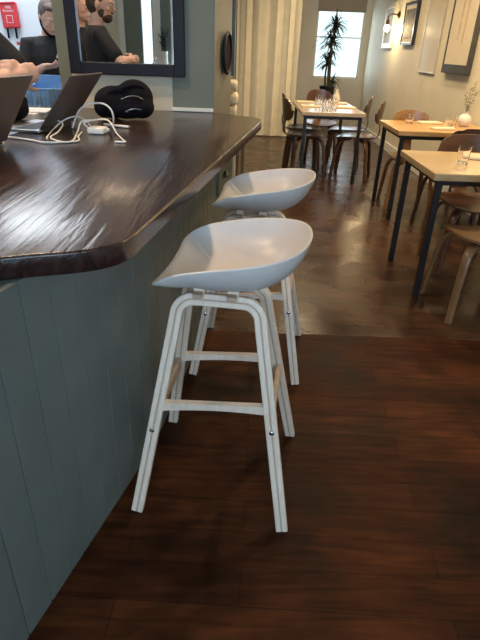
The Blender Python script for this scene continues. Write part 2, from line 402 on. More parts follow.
w3 = bpy.data.objects.new('window_3', None); COL.objects.link(w3); w3['kind'] = 'structure'
struct(MB().box((-1.66, YF-.06, 1.715), (.16, .012, 1.47)), 'pane', 'strip_light', w3)

# ------------------------------------------------------------------ bar counter
base_pts = [(-.632, .15), (-.498, .746), (-.447, .929), (-.334, 1.336), (-.296, 1.495), (-.235, 1.96), (-.184, 2.36), (-.118, 2.87), (-.080, 3.17)]
def along(poly, step):
    out = [(V3((*poly[0], 0)), None)]; res = []
    segs = [(V3((*poly[i], 0)), V3((*poly[i+1], 0))) for i in range(len(poly)-1)]
    tot = sum((b-a).length for a, b in segs)
    k = int(tot/step)
    def at(s):
        for a, b in segs:
            l = (b-a).length
            if s <= l+1e-9: return a+(b-a)*(s/l), (b-a).normalized()
            s -= l
        return segs[-1][1], (segs[-1][1]-segs[-1][0]).normalized()
    return tot, at
tot, at = along(base_pts, .095)
front = []; s = -.052
d0 = .003
while s < tot+.1:
    for ds, ins in ((.0, .0), (.0900, .0), (.0915, .006), (.0935, .006)):
        q = s+ds
        if 0 <= q <= tot:
            p, t = at(q); nrm = V3((t.y, -t.x, 0)); p = p-nrm*ins; front.append((p.x, p.y))
    s += .095
p, t = at(tot); front.append((p.x, p.y))
cb = thing('bar_counter', 'slate green tongue and groove bar counter front below the dark worktop', 'counter', (-.6, 2.0, 0))
off = V3((.6, -2.0, 0))
body = [(x+.6, y-2.0) for x, y in front]+[(-.10+.6, 3.40-2), (-.62+.6, 3.48-2), (-.85+.6, 2.0-2), (-1.1+.6, .15-2)]
MB().prism(body, 0, .89).obj('panelling', 'panel', cb, smooth=False)
# drawer with a cup pull near the far end
p, t = at(1.86+.42); a = math.atan2(t.y, t.x)
p, t = at(2.70); nrm = V3((t.y, -t.x, 0)); q = p+nrm*.006+off; rz = math.atan2(t.y, t.x)
dr = MB().box((0, 0, 0), (.30, .014, .16), bev=.003).xf(Matrix.Translation((q.x, q.y, .70)) @ Matrix.Rotation(rz, 4, 'Z')).obj('drawer', 'panel', cb, smooth=False)
pull = MB()
for j in range(9):
    pass
pl = MB(); n = 10; vs = []; fs = []
for i in range(n+1):
    b_ = PI*i/n
    for j in range(7):
        c_ = PI/2*j/6
        vs.append((.04*math.cos(b_), -.026*math.sin(b_)*math.cos(c_)-.007, .030*math.sin(b_)*math.sin(c_)-.008))
for i in range(n):
    for j in range(6): fs.append((i*7+j, i*7+j+1, (i+1)*7+j+1, (i+1)*7+j))
pl.add(vs, fs).xf(Matrix.Translation((q.x, q.y, .705)) @ Matrix.Rotation(rz, 4, 'Z')).obj('cup_pull', 'black_steel', dr, label='black cup pull')

near = spline([(-.237, 1.136, 0), (-.246, 1.083, 0), (-.266, 1.035, 0), (-.302, 1.000, 0), (-.353, .974, 0), (-.415, .953, 0), (-.480, .926, 0)], 5)
top = [(p.x, p.y) for p in near]+[(-.488, .905), (-.470, .83), (-.493, .72), (-.618, .15), (-1.5, .15), (-1.33, 1.4), (-1.22, 1.95), (-1.06, 2.20), (-1.045, 2.72), (-1.30, 2.92), (-1.42, 3.50), (-.478, 3.525), (-.478, 3.508), (-.215, 3.497)]
far = spline([(.048, 3.335, 0), (.072, 3.29, 0), (.084, 3.22, 0), (.078, 3.15, 0)], 4)
top += [(p.x, p.y) for p in far]
ct = MB().prism(top, .89, .94, bev=.006).obj('countertop', 'counter', None, ang=50)
tag(ct, 'dark walnut bar worktop with rounded corner and worn glossy top', 'countertop')

# ------------------------------------------------------------------ bar stools
def stool_shell():
    rim_half = [(-.158, .188, .778), (-.10, .203, .812), (-.02, .206, .832), (.07, .204, .848), (.15, .180, .860), (.21, .115, .872)]
    rim = [(-.158, 0, .762)]+[(-.160, .10, .765)]+rim_half+[(.232, 0, .878)]+[(x, -y, z) for x, y, z in reversed(rim_half)]+[(-.160, -.10, .765)]
    R = spline(rim, 6, closed=True); n = len(R); K = 12
    vs = []; fs = []; cx, cz = .01, .747
    for k in range(K+1):
        s = k/K
        for p in R:
            fr_ = max(0., min(1., (-p.x-.02)/.13))          # 1 on the counter side
            g = math.sin(s*PI/2)**1.0
            pl_ = (.80*s+.20*s) if fr_ > .99 else (1-(1-s)**(1.25))
            x = cx+(p.x-cx)*pl_; y = p.y*pl_
            hz = s**3.2*(1-fr_)+fr_*s**2.0
            vs.append((x, y, cz+(p.z+.009-cz)*hz))
    for k in range(1, K):
        for j in range(n): fs.append((k*n+j, k*n+(j+1) % n, (k+1)*n+(j+1) % n, (k+1)*n+j))
    mb = MB(); c = len(vs); vs.append((cx, 0, cz))
    for j in range(n): fs.append((c, n+j, n+(j+1) % n))
    # thickness: an inner sheet pushed down along normals
    me = bpy.data.meshes.new('t'); me.from_pydata(vs[n:], [], [tuple(i-n for i in f) for f in fs])
    bm = bmesh.new(); bm.from_mesh(me); bpy.data.meshes.remove(me)
    bmesh.ops.recalc_face_normals(bm, faces=list(bm.faces))
    if sum(f.normal.z for f in bm.faces) < 0: bmesh.ops.reverse_faces(bm, faces=list(bm.faces))
    bm.normal_update(); bm.verts.ensure_lookup_table()
    T = .009; m = len(bm.verts)
    top_ = [v.co.copy() for v in bm.verts]; bot = [v.co-v.normal*T for v in bm.verts]
    F = [[v.index for v in f.verts] for f in bm.faces]; be = [(e.verts[0].index, e.verts[1].index) for e in bm.edges if e.is_boundary]
    # rounded rim: a middle ring bulging outward
    mb.add(top_+bot, F+[[i+m for i in reversed(f)] for f in F]+[(a_, b_, b_+m, a_+m) for a_, b_ in be]); bm.free()
    return mb
def u_frame(sgn):
    """bent leg frame: foot, leg, bend over the top, leg, foot; leans inward"""
    hx = .232; fy = .224*sgn; ty = .060*sgn; tz = .700
    def P(x, z): return V3((x, fy+(ty-fy)*z/tz, z*.988))
    tx = .109
    lx = lambda z: -hx+(hx-tx-.012)*z/.650
    half = [P(lx(z), z) for z in (0, .16, .32, .48, .57, .615)]
    r = .052; cx, cz = lx(.640)+r*1.02, .646
    half += [P(cx-r*math.cos(q)*1.0, cz+r*math.sin(q)) for q in (.25, .55, .85, 1.15, 1.42)]
    full = half+[P(-.03, .6985), P(.03, .6985)]+[V3((-p.x, p.y, p.z)) for p in reversed(half)]
    return [V3((p.x-.005*p.z/.69, p.y, p.z)) for p in spline(full, 4)]
def make_stool(loc, rz, label):
    t = thing('bar_stool', label, 'bar stool', loc, rz, 'white bar stools along the counter')
    sh = stool_shell().obj('seat_shell', 'stool_shell', t, ang=70)
    sd = sh.modifiers.new('sub', 'SUBSURF'); sd.levels = 1; sd.render_levels = 1
    for sg in (-1, 1):
        pts = u_frame(sg); nrm = V3((0, .7, (.045-.224)*-1*-sg*-1)).normalized()
        nrm = V3((0, .70, .164*sg)).normalized()
        fr_ = MB()
        # two laminations with a fine seam between them
        c = V3((0, .035*sg, .35))
        out_ = []; inn = []
        for i, p in enumerate(pts):
            a_ = pts[max(i-1, 0)]; b_ = pts[min(i+1, len(pts)-1)]; tt = (b_-a_).normalized(); bb = nrm.cross(tt).normalized()
            out_.append(p+bb*.0095); inn.append(p-bb*.0095)
        fr_.sweep(out_, .024, .0165, nrm); fr_.sweep(inn, .024, .0165, nrm)
        lf = fr_.obj('leg_frame', 'ash', t, ang=35)
        MB().sweep(pts, .0235, .0050, nrm).obj('ply_core', 'ash_inner', lf, ang=35, label='darker ply seam')
        for s2 in (-1, 1):                                             # bolt heads on the outer face
            z = .305+.018*s2; x = s2*(.232-.110*z/.65); x -= .003; y = sg*(.224-.164*z/.69)+sg*.013
            b = MB().lathe([(.0, 0), (.008, 0), (.0075, .003), (.004, .005), (0, .0055)], n=12)
            b.xf(Matrix.Translation((x, y, z)) @ Matrix.Rotation(-PI/2*sg, 4, 'X')).obj('bolt', 'steel', lf)
        # footrest bar, shallow arch below
        z = .372-.006*sg*-1*0; y = sg*(.224-.164*z/.69)-sg*.004; hx = .232-.0630-.008; tl = .014
        v = []; f = []; N = 12
        for i in range(N+1):
            u = -1+2*i/N; zb = -.016+.009*(1-u*u)
            for yy, zz in ((-.010, .014), (.010, .014), (.010, zb), (-.010, zb)): v.append((u*hx-.003, y+yy, z+zz+tl*u+(.012 if sg > 0 else 0)))
        for i in range(N):
            for j in range(4): f.append((i*4+j, i*4+(j+1) % 4, (i+1)*4+(j+1) % 4, (i+1)*4+j))
        f += [(3, 2, 1, 0), tuple(N*4+j for j in range(4))]
        MB().add(v, f).obj('footrest', 'ash', t, smooth=False)
    for s2 in (-1, 1):                                                # side rails between the frames
        z = .352+.010*s2; y = .224-.164*z/.69; x = s2*(.232-.0590)-.003
        MB().box((x, 0, z), (.018, 2*y-.03, .046), bev=.004).obj('side_rail', 'ash_inner', t, smooth=False)
    for x in (-.06, .035):                                             # bearers and spacers under the shell
        MB().box((x, 0, .714), (.026, .20, .012), bev=.003).obj('bearer', 'ash_inner', t, smooth=False)
        for sg in (-1, 1):
            MB().box((x, .060*sg, .717), (.032, .026, .036), bev=.004).obj('spacer', 'ash', t, smooth=False)
    return t
st1 = make_stool((-.048, 1.344, 0), math.radians(-7.2), 'nearer of the two white scoop seat bar stools, whole pale wood legs in view')
st2 = dup(st1, (.050, 2.126, 0), math.radians(-6.2), 'farther white scoop seat bar stool, its legs half hidden behind the nearer stool')
st2.scale.z = .988

# tan folded stand beyond the counter's drawer
fs_ = thing('folding_stand', 'tan wooden folding stand leaning at the far end of the bar counter', 'stand', (-.038, 3.30, 0), math.radians(12))
for x in (-.017, .017): MB().box((x, 0, .41), (.018, .022, .82), bev=.003).obj('leg', 'tanply', fs_, smooth=False)
for z in (.25, .55, .78): MB().box((0, 0, z), (.018, .018, .03), bev=.003).obj('rung', 'tanply', fs_, smooth=False)

# ------------------------------------------------------------------ mirrors
mx0, mx1, mz0, mz1 = -1.098, -.393, 1.139, 2.02
ym = YM-.045
mr = thing('wall_mirror_frame'.replace('_frame', ''), 'large mirror in a wide black frame on the wall behind the counter', 'mirror', ((mx0+mx1)/2, ym, mz0))
mr.name = 'framed_mirror'
W = mx1-mx0; H = mz1-mz0; fwid = .068
f = MB()
for x in (-W/2+fwid/2, W/2-fwid/2): f.box((x, -.005, H/2), (fwid, .035, H), bev=.006)
for z in (fwid/2, H-fwid/2): f.box((0, -.005, z), (W-2*fwid+.004, .035, fwid), bev=.006)
f.obj('frame', 'black_frame', mr, smooth=False)
MB().box((0, .006, H/2), (W-2*fwid+.01, .006, H-2*fwid+.01)).obj('mirror_glass', 'mirror', mr, smooth=False)
# round mirror on the pier's return
dirv = V3((.085, .52, 0)).normalized(); nrm = V3((dirv.y, -dirv.x, 0))
c = V3((-.218, YM-.03, 0))+dirv*.30+nrm*.017
rm = thing('round_mirror', 'small round dark mirror on the taupe side of the pier', 'mirror', (c.x, c.y, 1.275), math.atan2(nrm.y, nrm.x))
ring = MB(); rp = [(.0, .118*math.cos(2*PI*i/36), .118*math.sin(2*PI*i/36)) for i in range(37)]
ring.tube([(x+.008, y, z) for x, y, z in rp], .011, 10, caps=False).obj('frame', 'black_frame', rm)
MB().lathe([(0, 0), (.112, 0), (.112, .006), (.06, .007), (0, .007)], n=36).xf(Matrix.Rotation(PI/2, 4, 'Y')).obj('mirror_glass', 'dark_mirror', rm)

# padded bundle on a narrow cabinet behind the pier
cb2 = thing('cabinet', 'narrow off white cabinet half hidden behind the pier and counter end', 'cabinet', (-.155, 4.42, 0))
MB().box((0, 0, .41), (.13, .26, .82), bev=.004).obj('body', 'shelf_white', cb2, smooth=False)
MB().box((.067, 0, .42), (.008, .22, .70), bev=.002).obj('door', 'shelf_white', cb2, smooth=False)
for i, (z, h, lab) in enumerate(((.865, .07, 'lowest cream padded cushion of the small stack behind the pier'), (.95, .08, 'middle cream padded cushion of the small stack behind the pier'), (1.05, .06, 'topmost cream padded cushion of the small stack behind the pier'))):
    o = MB().box((-.15+.008*(i % 2), 4.42, z+.003), (.125, .24, h), bev=.025, seg=4).obj('folded_cushion', 'cushion', None)
    tag(o, lab, 'cushion', 'cushions stacked behind the pier')

# ------------------------------------------------------------------ people
def rotm(ax, ang): return Matrix.Rotation(ang, 4, ax)
def hand(mb, w, d, n, curl=(.5, .6, .5), thumb_side=1, spread=.06, sc_=1.0):
    """palm, four unequal fingers, thumb from the side of the palm. d along the hand, n palm-facing"""
    d = V3(d).normalized(); n = V3(n); n = (n-d*n.dot(d)).normalized(); s = d.cross(n)*thumb_side; w = V3(w)
    k = sc_
    rot = Matrix((d, s, n)).transposed()
    e = MB().ell((0, 0, 0), (.054*k, .043*k, .017*k)); e.xf(Matrix.Translation(w+d*.052*k) @ rot.to_4x4()); mb.join(e)
    mb.capsule([w-d*.01*k, w+d*.03*k], [.025*k, .026*k], 10)
    for i, (off_, ln) in enumerate(((.030, .074), (.010, .083), (-.011, .077), (-.030, .060))):
        p = w+d*(.088-abs(off_)*.25)*k+s*off_*k; a = 0; pts = [p-d*.02*k, p]
        dd = (d+s*off_*spread*20*.05).normalized()
        for j, fr_ in enumerate((.45, .31, .24)):
            a += curl[j]; dirn = dd*math.cos(a)+n*math.sin(a); p = p+dirn*ln*fr_*k; pts.append(p)
        mb.capsule(pts, [.0095*k, .0095*k, .0088*k, .0080*k, .0070*k], 8)
    p = w+d*.028*k+s*.030*k; pts = [p]
    for q, l in (((d*.55+s*.75+n*.25), .038), ((d*.85+s*.30+n*.45), .028), ((d*.9+s*.05+n*.5), .022)):
        p = p+q.normalized()*l*k; pts.append(p)
    mb.capsule(pts, [.0125*k, .011*k, .0095*k, .0078*k], 8)

def person(name, label, loc, rz, S, arms, head_tilt=(0., 0., 0.), hair='hair_brown', beard=False, longhair=False, mask=False, torso_lean=0.):
    """local axes: +x forward, +y the person's left"""
    root = thing(name, label, 'person', loc, rz)
    b = MB(); sh = MB(); tr = MB()
    for sy in (1, -1):                                            # legs
        hip = (0, .09*sy, .92); kn = (.02, .10*sy, .50); an = (-.01, .105*sy, .09)
        b.capsule([hip, (.012, .095*sy, .72), kn, (-.012, .10*sy, .34), an], [.082, .074, .055, .052, .038], 14)
        tr.capsule([hip, (.012, .095*sy, .72), kn, (-.005, .10*sy, .34), (-.01, .105*sy, .10)], [.100, .088, .070, .066, .060], 14)
        b.ell((.055, .105*sy, .045), (.125, .045, .042))
    tors = [((0, 0, .86), .09, .145), ((0, 0, .95), .105, .165), ((0, 0, 1.05), .095, .148), ((.005, 0, 1.18), .108, .158), ((.0, 0, 1.30), .112, .172), ((-.01, 0, 1.38), .095, .165), ((-.015, 0, 1.435), .062, .10), ((-.01, 0, 1.46), .05, .06)]
    b.loft(tors); tr.loft([((0, 0, .80), .085, .14), ((0, 0, .88), .108, .165), ((0, 0, .96), .112, .168), ((0, 0, 1.0), .10, .155)])
    sh.loft([((0, 0, .92), .116, .178), ((0, 0, .98), .120, .180), ((0, 0, 1.08), .112, .168), ((.005, 0, 1.18), .122, .176), ((0, 0, 1.30), .126, .188), ((-.01, 0, 1.385), .106, .180), ((-.015, 0, 1.435), .078, .115), ((-.012, 0, 1.452), .066, .08)])
    for sy, (el, wr, hd, hn, curl) in zip((1, -1), arms):         # arms
        sho = V3((-.01, .185*sy, 1.385)); el = V3(el); wr = V3(wr)
        b.capsule([V3((-.01, .12*sy, 1.39)), sho, (sho+el)/2, el], [.055, .055, .046, .041], 14)
        b.capsule([el, el+(wr-el)*.3, wr], [.041, .043, .027], 14)
        hand(b, wr+V3(hd).normalized()*.012, hd, hn, curl, thumb_side=sy)
        m = sho+(el-sho)*.72
        sh.capsule([V3((-.01, .10*sy, 1.385)), sho, sho+(el-sho)*.4, m], [.062, .066, .062, .060], 14)
    hm = Matrix.Translation((-.005, 0, 1.46)) @ Euler((head_tilt[0], head_tilt[1], head_tilt[2])).to_matrix().to_4x4()
    h = MB()                                                     # head in neck space, z=0 at the neck root
    h.capsule([(-.012, 0, -.06), (.0, 0, .06)], [.060, .056], 14)
    h.ell((.012, 0, .165), (.098, .076, .112)); h.ell((.040, 0, .100), (.068, .058, .066)); h.ell((.080, 0, .062), (.026, .030, .022))
    h.ell((.098, 0, .180), (.018, .052, .013))                    # brow
    h.capsule([(.100, 0, .172), (.116, 0, .145), (.124, 0, .128)], [.009, .011, .013], 8)
    for sy in (1, -1):
        h.ell((.000, .078*sy, .140), (.020, .009, .032)); h.ell((.072, .040*sy, .128), (.024, .020, .020))
    h.ell((.100, 0, .096), (.012, .024, .007)); h.ell((.098, 0, .085), (.012, .020, .008))
    h.xf(hm); b.join(h)
    lean = Matrix.Translation((0, 0, .95)) @ rotm('Y', torso_lean) @ Matrix.Translation((0, 0, -.95))
    b.remeshed('body', 'skin', .0058, 3, root)
    sh.remeshed('tshirt', 'shirt', .009, 6, root)
    tr.remeshed('trousers', 'jeans', .010, 4, root)
    ha = MB(); ha.ell((-.010, 0, .192), (.100, .085, .100)); ha.ell((-.035, 0, .150), (.078, .080, .090))
    if longhair:
        ha.ell((-.055, 0, .06), (.055, .095, .16))
        for sy in (1, -1): ha.capsule([(.02, .078*sy, .17), (.022, .090*sy, .06), (.03, .092*sy, -.08), (.02, .088*sy, -.14)], [.022, .030, .030, .018], 10)
    else: ha.ell((.045, 0, .252), (.055, .060, .028))
    ha.xf(hm).remeshed('hair', hair, .006, 3, root)
    if beard:
        be = MB().ell((.070, 0, .068), (.048, .050, .042)); be.ell((.032, .044, .105), (.030, .022, .050)); be.ell((.032, -.044, .105), (.030, .022, .050)); be.ell((.108, 0, .108), (.014, .028, .007))
        be.xf(hm).remeshed('beard', 'hair_brown', .005, 3, root)
    for sy in (1, -1): MB().ell((.094, .031*sy, .158), (.012, .014, .009)).xf(hm).obj('eye', 'eye', root)
    MB().ell((.112, 0, .090), (.005, .019, .006)).xf(hm).obj('mouth', 'lip', root)
    if mask:
        pts = spline([(.005, .082, .150), (.035, .070, .090), (.085, .042, .052), (.108, 0, .044), (.085, -.042, .052), (.035, -.070, .090), (.005, -.082, .150)], 5)
        MB().sweep(pts, .022, .005, (0, .0, 1)).xf(hm).obj('chin_strap', 'black_fabric', root, label='black strap under the chin')
    for sy in (1, -1):
        MB().ell((.06, .105*sy, .05), (.140, .054, .052)).obj('shoe', 'black_fabric', root)
    root.scale = (S, S, S)
    return root
# cook in the kitchen, turned a little to the right and looking down at his hands
cook = person('person', 'person in a black tshirt standing in the kitchen, head bowed over his hands', (-1.595, 4.60, 0), math.radians(-64), .925,
    [((.07, .26, 1.14), (.26, .15, 1.245), (.6, -.55, .28), (.0, .0, 1), (.35, .5, .4)), ((.07, -.25, 1.12), (.26, -.10, 1.225), (.65, .7, .10), (-.1, .3, 1), (.3, .4, .3))],
    head_tilt=(.0, .50, .16), hair='hair_grey', mask=True)
# bearded guest at the counter, mostly outside the frame, seen again in the mirror
guest = person('person', 'bearded person in a black tshirt at the laptops with hands clasped', (-1.225, 2.275, 0), math.radians(-20), .985,
    [((.13, .315, 1.19), (.215, .20, 1.215), (.25, -.95, .10), (-.95, -.2, -.1), (1.0, 1.1, .7)), ((.06, -.25, 1.14), (.240, .115, 1.20), (.35, .92, .15), (-.9, .3, -.1), (1.0, 1.1, .7))],
    head_tilt=(0, .22, .36), beard=True)
friend = person('person', 'person with long light brown hair seen only in the mirror beside the bearded one', (-1.60, 1.50, 0), math.radians(5), .985,
    [((-.02, .25, 1.12), (.05, .25, .88), (.2, 0, -1), (0, -1, 0), (.25, .35, .3)), ((-.02, -.25, 1.12), (.05, -.25, .88), (.2, 0, -1), (0, 1, 0), (.25, .35, .3))],
    head_tilt=(0, .06, .15), hair='hair_fair', longhair=True)
# folded white cloth in the cook's hand
o = MB().box((0, 0, 0), (.03, .012, .09), rot=(.2, .35, .4), bev=.004).obj('order_slip', 'paper', None, smooth=False)
o.location = (-1.415, 4.27, 1.235); tag(o, 'white folded slip held up in the hands of the kitchen person', 'paper')

# ------------------------------------------------------------------ kitchen things
fb = thing('fire_blanket_box', 'red fire blanket box with white lettering on the kitchen wall', 'safety box', (-2.205, 5.40, 1.50), math.radians(0))
MB().box((0, -.01, 0), (.155, .035, .205), rot=(0, math.radians(-3), 0), bev=.012, seg=3).obj('case', 'red', fb, smooth=False)
MB().box((0, -.031, .098), (.13, .012, .012), rot=(0, math.radians(-3), 0), bev=.004).obj('lid', 'red', fb, smooth=False)
for x in (-.04, .035): MB().box((x, -.012, -.135), (.017, .012, .10), bev=.003).obj('pull_tape', 'black_fabric', fb, smooth=False)
def text(body, size, loc, rot, mat, parent, name='lettering'):
    cu = bpy.data.curves.new(name, 'FONT'); cu.body = body; cu.size = size; cu.align_x = 'CENTER'; cu.align_y = 'CENTER'; cu.extrude = .0006
    o = bpy.data.objects.new('tmp', cu); COL.objects.link(o); dg = bpy.context.evaluated_depsgraph_get(); dg.update()
    me = bpy.data.meshes.new_from_object(o.evaluated_get(dg)); bpy.data.objects.remove(o)
    t = bpy.data.objects.new(name, me); COL.objects.link(t); me.materials.clear(); me.materials.append(M[mat]); t.location = loc; t.rotation_euler = rot
    t.parent = parent; return t
text('FIRE', .030, (0, -.029, .062), (PI/2, 0, 0), 'white_print', fb)
text('BLANKET', .024, (0, -.029, .034), (PI/2, 0, 0), 'white_print', fb)
pg = MB()
for dx, dz, w_, h_ in ((0, .028, .06, .004), (0, -.028, .06, .004), (-.028, 0, .004, .06), (.028, 0, .004, .06)): pg.box((dx, -.0285, -.030+dz), (w_, .001, h_))
pg.obj('pictogram', 'white_print', fb, smooth=False)
nt_ = thing('safety_sign', 'small red white and green notice below the red box on the kitchen wall', 'notice', (-2.15, 5.415, 1.205))
MB().box((0, 0, 0), (.085, .004, .17)).obj('sheet', 'paper', nt_, smooth=False)
MB().box((0, -.003, .070), (.08, .002, .025)).obj('red_band', 'red', nt_, smooth=False)
gm = MB()
for z in (.03, -.0, -.03, -.06): gm.box((.0, -.003, z), (.06, .002, .012))
gm.obj('green_lines', 'notice_green', nt_, smooth=False)
kb = thing('kitchen_worktable', 'stainless kitchen worktable seen through the pass beside the mirror', 'table', (-1.85, 3.93, 0))
MB().box((0, 0, .885), (1.2, .5, .03), bev=.004).obj('tabletop', 'steel_bench', kb, smooth=False)
for x in (-.56, .56):
    for y in (-.21, .21): MB().tube([(x, y, 0), (x, y, .87)], .02, 10).obj('leg', 'steel_bench', kb)
tr_ = thing('plastic_crate', 'blue plastic crate of glassware standing on the kitchen worktable', 'crate', (-1.42, 3.97, .901))
cm = MB(); cm.box((0, 0, .006), (.27, .24, .012), bev=.003)
cm.box((0, .115, .095), (.27, .012, .19), bev=.003); cm.box((0, -.115, .055), (.27, .012, .11), bev=.003)
for x in (-.13, .13): cm.box((x, 0, .065), (.012, .24, .13), bev=.003)
cm.obj('crate_body', 'blue_plastic', tr_, smooth=False)
MB().box((0, -.118, .112), (.275, .02, .012), bev=.003).obj('rim', 'blue_plastic', tr_, smooth=False)
def tumbler(name, loc, label, cat='glass', r=.034, h=.085, group=None, taper=.85):
    o = MB().lathe([(0, .0), (r*taper, 0), (r*taper*1.0, .004), (r, h), (r-.0022, h), (r*taper-.003, .009), (0, .008)], n=20).obj(name, 'glass', None, ang=50)
    o.location = loc; return tag(o, label, cat, group)
k_ = [(-1.36, 3.80, .03, .13), (-1.45, 3.79, .026, .09), (-1.52, 3.80, .03, .10), (-1.30, 3.79, .03, .15), (-1.405, 3.76, .024, .07)]
labs = ['tall clear glass in front of the blue crate towards its right end', 'short clear glass in front of the blue crate near its middle', 'clear glass in front of the blue crate at its left end', 'tallest clear glass at the right end of the blue crate', 'smallest clear glass nearest the counter in front of the blue crate']
for (x, y, r, h), lb in zip(k_, labs): tumbler('tumbler', (x, y, .901), lb, r=r, h=h, group='glassware by the blue crate')

# ------------------------------------------------------------------ on the counter
ZT = .941
def laptop(loc, rz, label, open_ang, mats=('laptop', 'laptop_silver')):
    """hinge along +y from the origin; base runs to -x; lid leans to +x by open_ang from upright"""
    t = thing('laptop', label, 'laptop', loc, rz, 'laptops on the counter')
    Wd, Dp = .335, .21
    MB().box((-Dp/2, Wd/2, .0075), (Dp, Wd, .013), bev=.004).obj('base', mats[1], t, smooth=False)
    kb_ = MB()
    for i in range(6):
        for j in range(14): kb_.box((-.035-.0175*i, .028+.0192*j, .0145), (.0145, .0160, .002))
    kb_.obj('keyboard', 'keys', t, smooth=False)
    MB().box((-.172, Wd/2, .0142), (.062, .10, .0008)).obj('trackpad', 'laptop', t, smooth=False)
    R = Matrix.Translation((0, 0, .013)) @ rotm('Y', open_ang)
    MB().box((0, Wd/2, .150), (.0065, Wd, .29), bev=.0028).xf(R).obj('lid', mats[0], t, smooth=False)
    MB().box((-.0036, Wd/2, .152), (.0006, Wd-.016, .262)).xf(R).obj('display', 'keys', t, smooth=False)
    MB().tube([(0, .03, .012), (0, Wd-.03, .012)], .006, 10).obj('hinge', 'keys', t)
    return t
lap1 = laptop((-1.010, 1.785, ZT), math.radians(-8), 'open grey laptop at the edge of the picture with clasped hands above its lid', math.radians(33))
lap2 = laptop((-.940, 2.42, ZT), math.radians(-9), 'open grey laptop standing between the white cables and the kitchen pass', math.radians(38))
pw = thing('power_adapter', 'white square laptop power adapter lying among the white cables', 'charger', (-.695, 2.50, ZT), math.radians(-6))
MB().box((0, 0, .014), (.078, .074, .028), bev=.008, seg=3).obj('brick', 'cable', pw, smooth=False)
MB().box((.041, .02, .014), (.012, .018, .012), bev=.002).obj('cable_socket', 'cable', pw, smooth=False)
def cable(pts, r, label, extra=None):
    o = MB().tube(spline(pts, 7), r, 8).obj('charging_cable', 'cable', None, ang=60)
    tag(o, label, 'cable', 'white cables on the counter'); return o
zc = ZT+.0045
cable([(-.845, 2.60, zc), (-.832, 2.62, .985), (-.804, 2.62, 1.028), (-.754, 2.62, 1.055), (-.691, 2.62, 1.057), (-.655, 2.62, 1.031), (-.649, 2.63, .985), (-.675, 2.68, zc)], .0042, 'thick white cable standing up in a hoop above the adapter')
cable([(-.732, 2.545, .952), (-.773, 2.58, .985), (-.826, 2.60, .998), (-.881, 2.58, .978), (-.905, 2.50, zc+.003), (-.863, 2.30, zc), (-.85, 2.27, zc)], .0036, 'white cable running from the adapter left to the grey laptop base')
cable([(-.736, 2.52, .955), (-.755, 2.50, .985), (-.689, 2.55, .996), (-.644, 2.53, .990), (-.601, 2.47, zc+.004), (-.540, 2.32, zc), (-.517, 2.263, zc), (-.56, 2.26, zc)], .0036, 'white cable arching over the adapter and ending to its right')
cable([(-.88, 2.52, .985), (-.855, 2.50, .975), (-.858, 2.431, .950), (-.847, 2.30, zc), (-.767, 2.207, zc), (-.735, 2.245, zc), (-.775, 2.45, .950), (-.764, 2.50, .990), (-.71, 2.56, .99)], .0036, 'white cable looping in front of the adapter towards the counter corner')
cable([(-1.055, 2.28, zc), (-1.004, 2.275, zc), (-.900, 2.225, zc), (-.82, 2.18, zc), (-.715, 2.24, zc), (-.745, 2.36, zc), (-.760, 2.47, zc+.003)], .0036, 'white cable lying flat from under the nearer laptop to the adapter')
wp = thing('charger_plug', 'flat white plug and flex lying to the right of the adapter', 'charger', (-.66, 2.72, ZT), math.radians(-22))
MB().box((0, 0, .006), (.15, .016, .010), bev=.004).obj('plug_body', 'cable', wp, smooth=False)
MB().box((.078, 0, .006), (.012, .010, .006), bev=.002).obj('plug_tip', 'steel', wp, smooth=False)
# papers and boxes beside the farther laptop
pb = thing('document_box', 'flat white box with loose sheets on the counter behind the laptops', 'box', (-1.175, 2.93, ZT), math.radians(-8))
MB().box((0, 0, .018), (.17, .22, .034), bev=.004).obj('carton', 'paper', pb, smooth=False)
MB().box((.015, .03, .038), (.18, .20, .004), rot=(0, 0, .2)).obj('sheet', 'paper', pb, smooth=False)
pc = MB(); rnd = random.Random(3)
pc.ell((0, 0, .055), (.075, .10, .055)); pc.ell((.02, .03, .09), (.045, .06, .04)); pc.ell((-.03, -.03, .085), (.04, .05, .04))
o = pc.remeshed('woolly_hat', 'black_fabric', .008, 2); o.location = (-1.165, 2.70, ZT+.012); tag(o, 'black soft hat tucked behind the nearest laptop lid', 'hat')
# black rucksack
bg = thing('rucksack', 'black rucksack slumped on the counter below the mirror', 'bag', (-.69, 3.05, ZT), math.radians(8))
bb = MB(); bb.ell((-.05, 0, .075), (.11, .12, .085)); bb.ell((.06, .01, .095), (.105, .11, .098)); bb.ell((.02, -.05, .05), (.13, .08, .055)); bb.ell((.10, -.02, .055), (.07, .09, .06)); bb.ell((-.10, -.02, .05), (.06, .08, .055))
bag = bb.remeshed('bag_body', 'black_fabric', .008, 4, bg)
lift = min(v.co.z for v in bag.data.vertices)
for v in bag.data.vertices:
    v.co.z = max(v.co.z-lift if lift < 0 else v.co.z, 0)*1.0
MB().sweep(spline([(.0, -.115, .11), (.04, -.118, .125), (.08, -.108, .125), (.11, -.09, .11)], 5), .008, .004, (0, -1, .3)).obj('zip', 'steel', bg, label='silver zip')
MB().sweep(spline([(-.10, -.06, .11), (-.06, -.09, .15), (.0, -.085, .168), (.07, -.07, .185), (.12, -.05, .17)], 5), .028, .006, (0, .6, .5)).obj('strap', 'black_fabric', bg)
MB().sweep(spline([(.02, -.135, .05), (.06, -.138, .065), (.10, -.120, .06)], 5), .010, .005, (0, -1, .3)).obj('buckle', 'steel', bg, label='pale buckle')

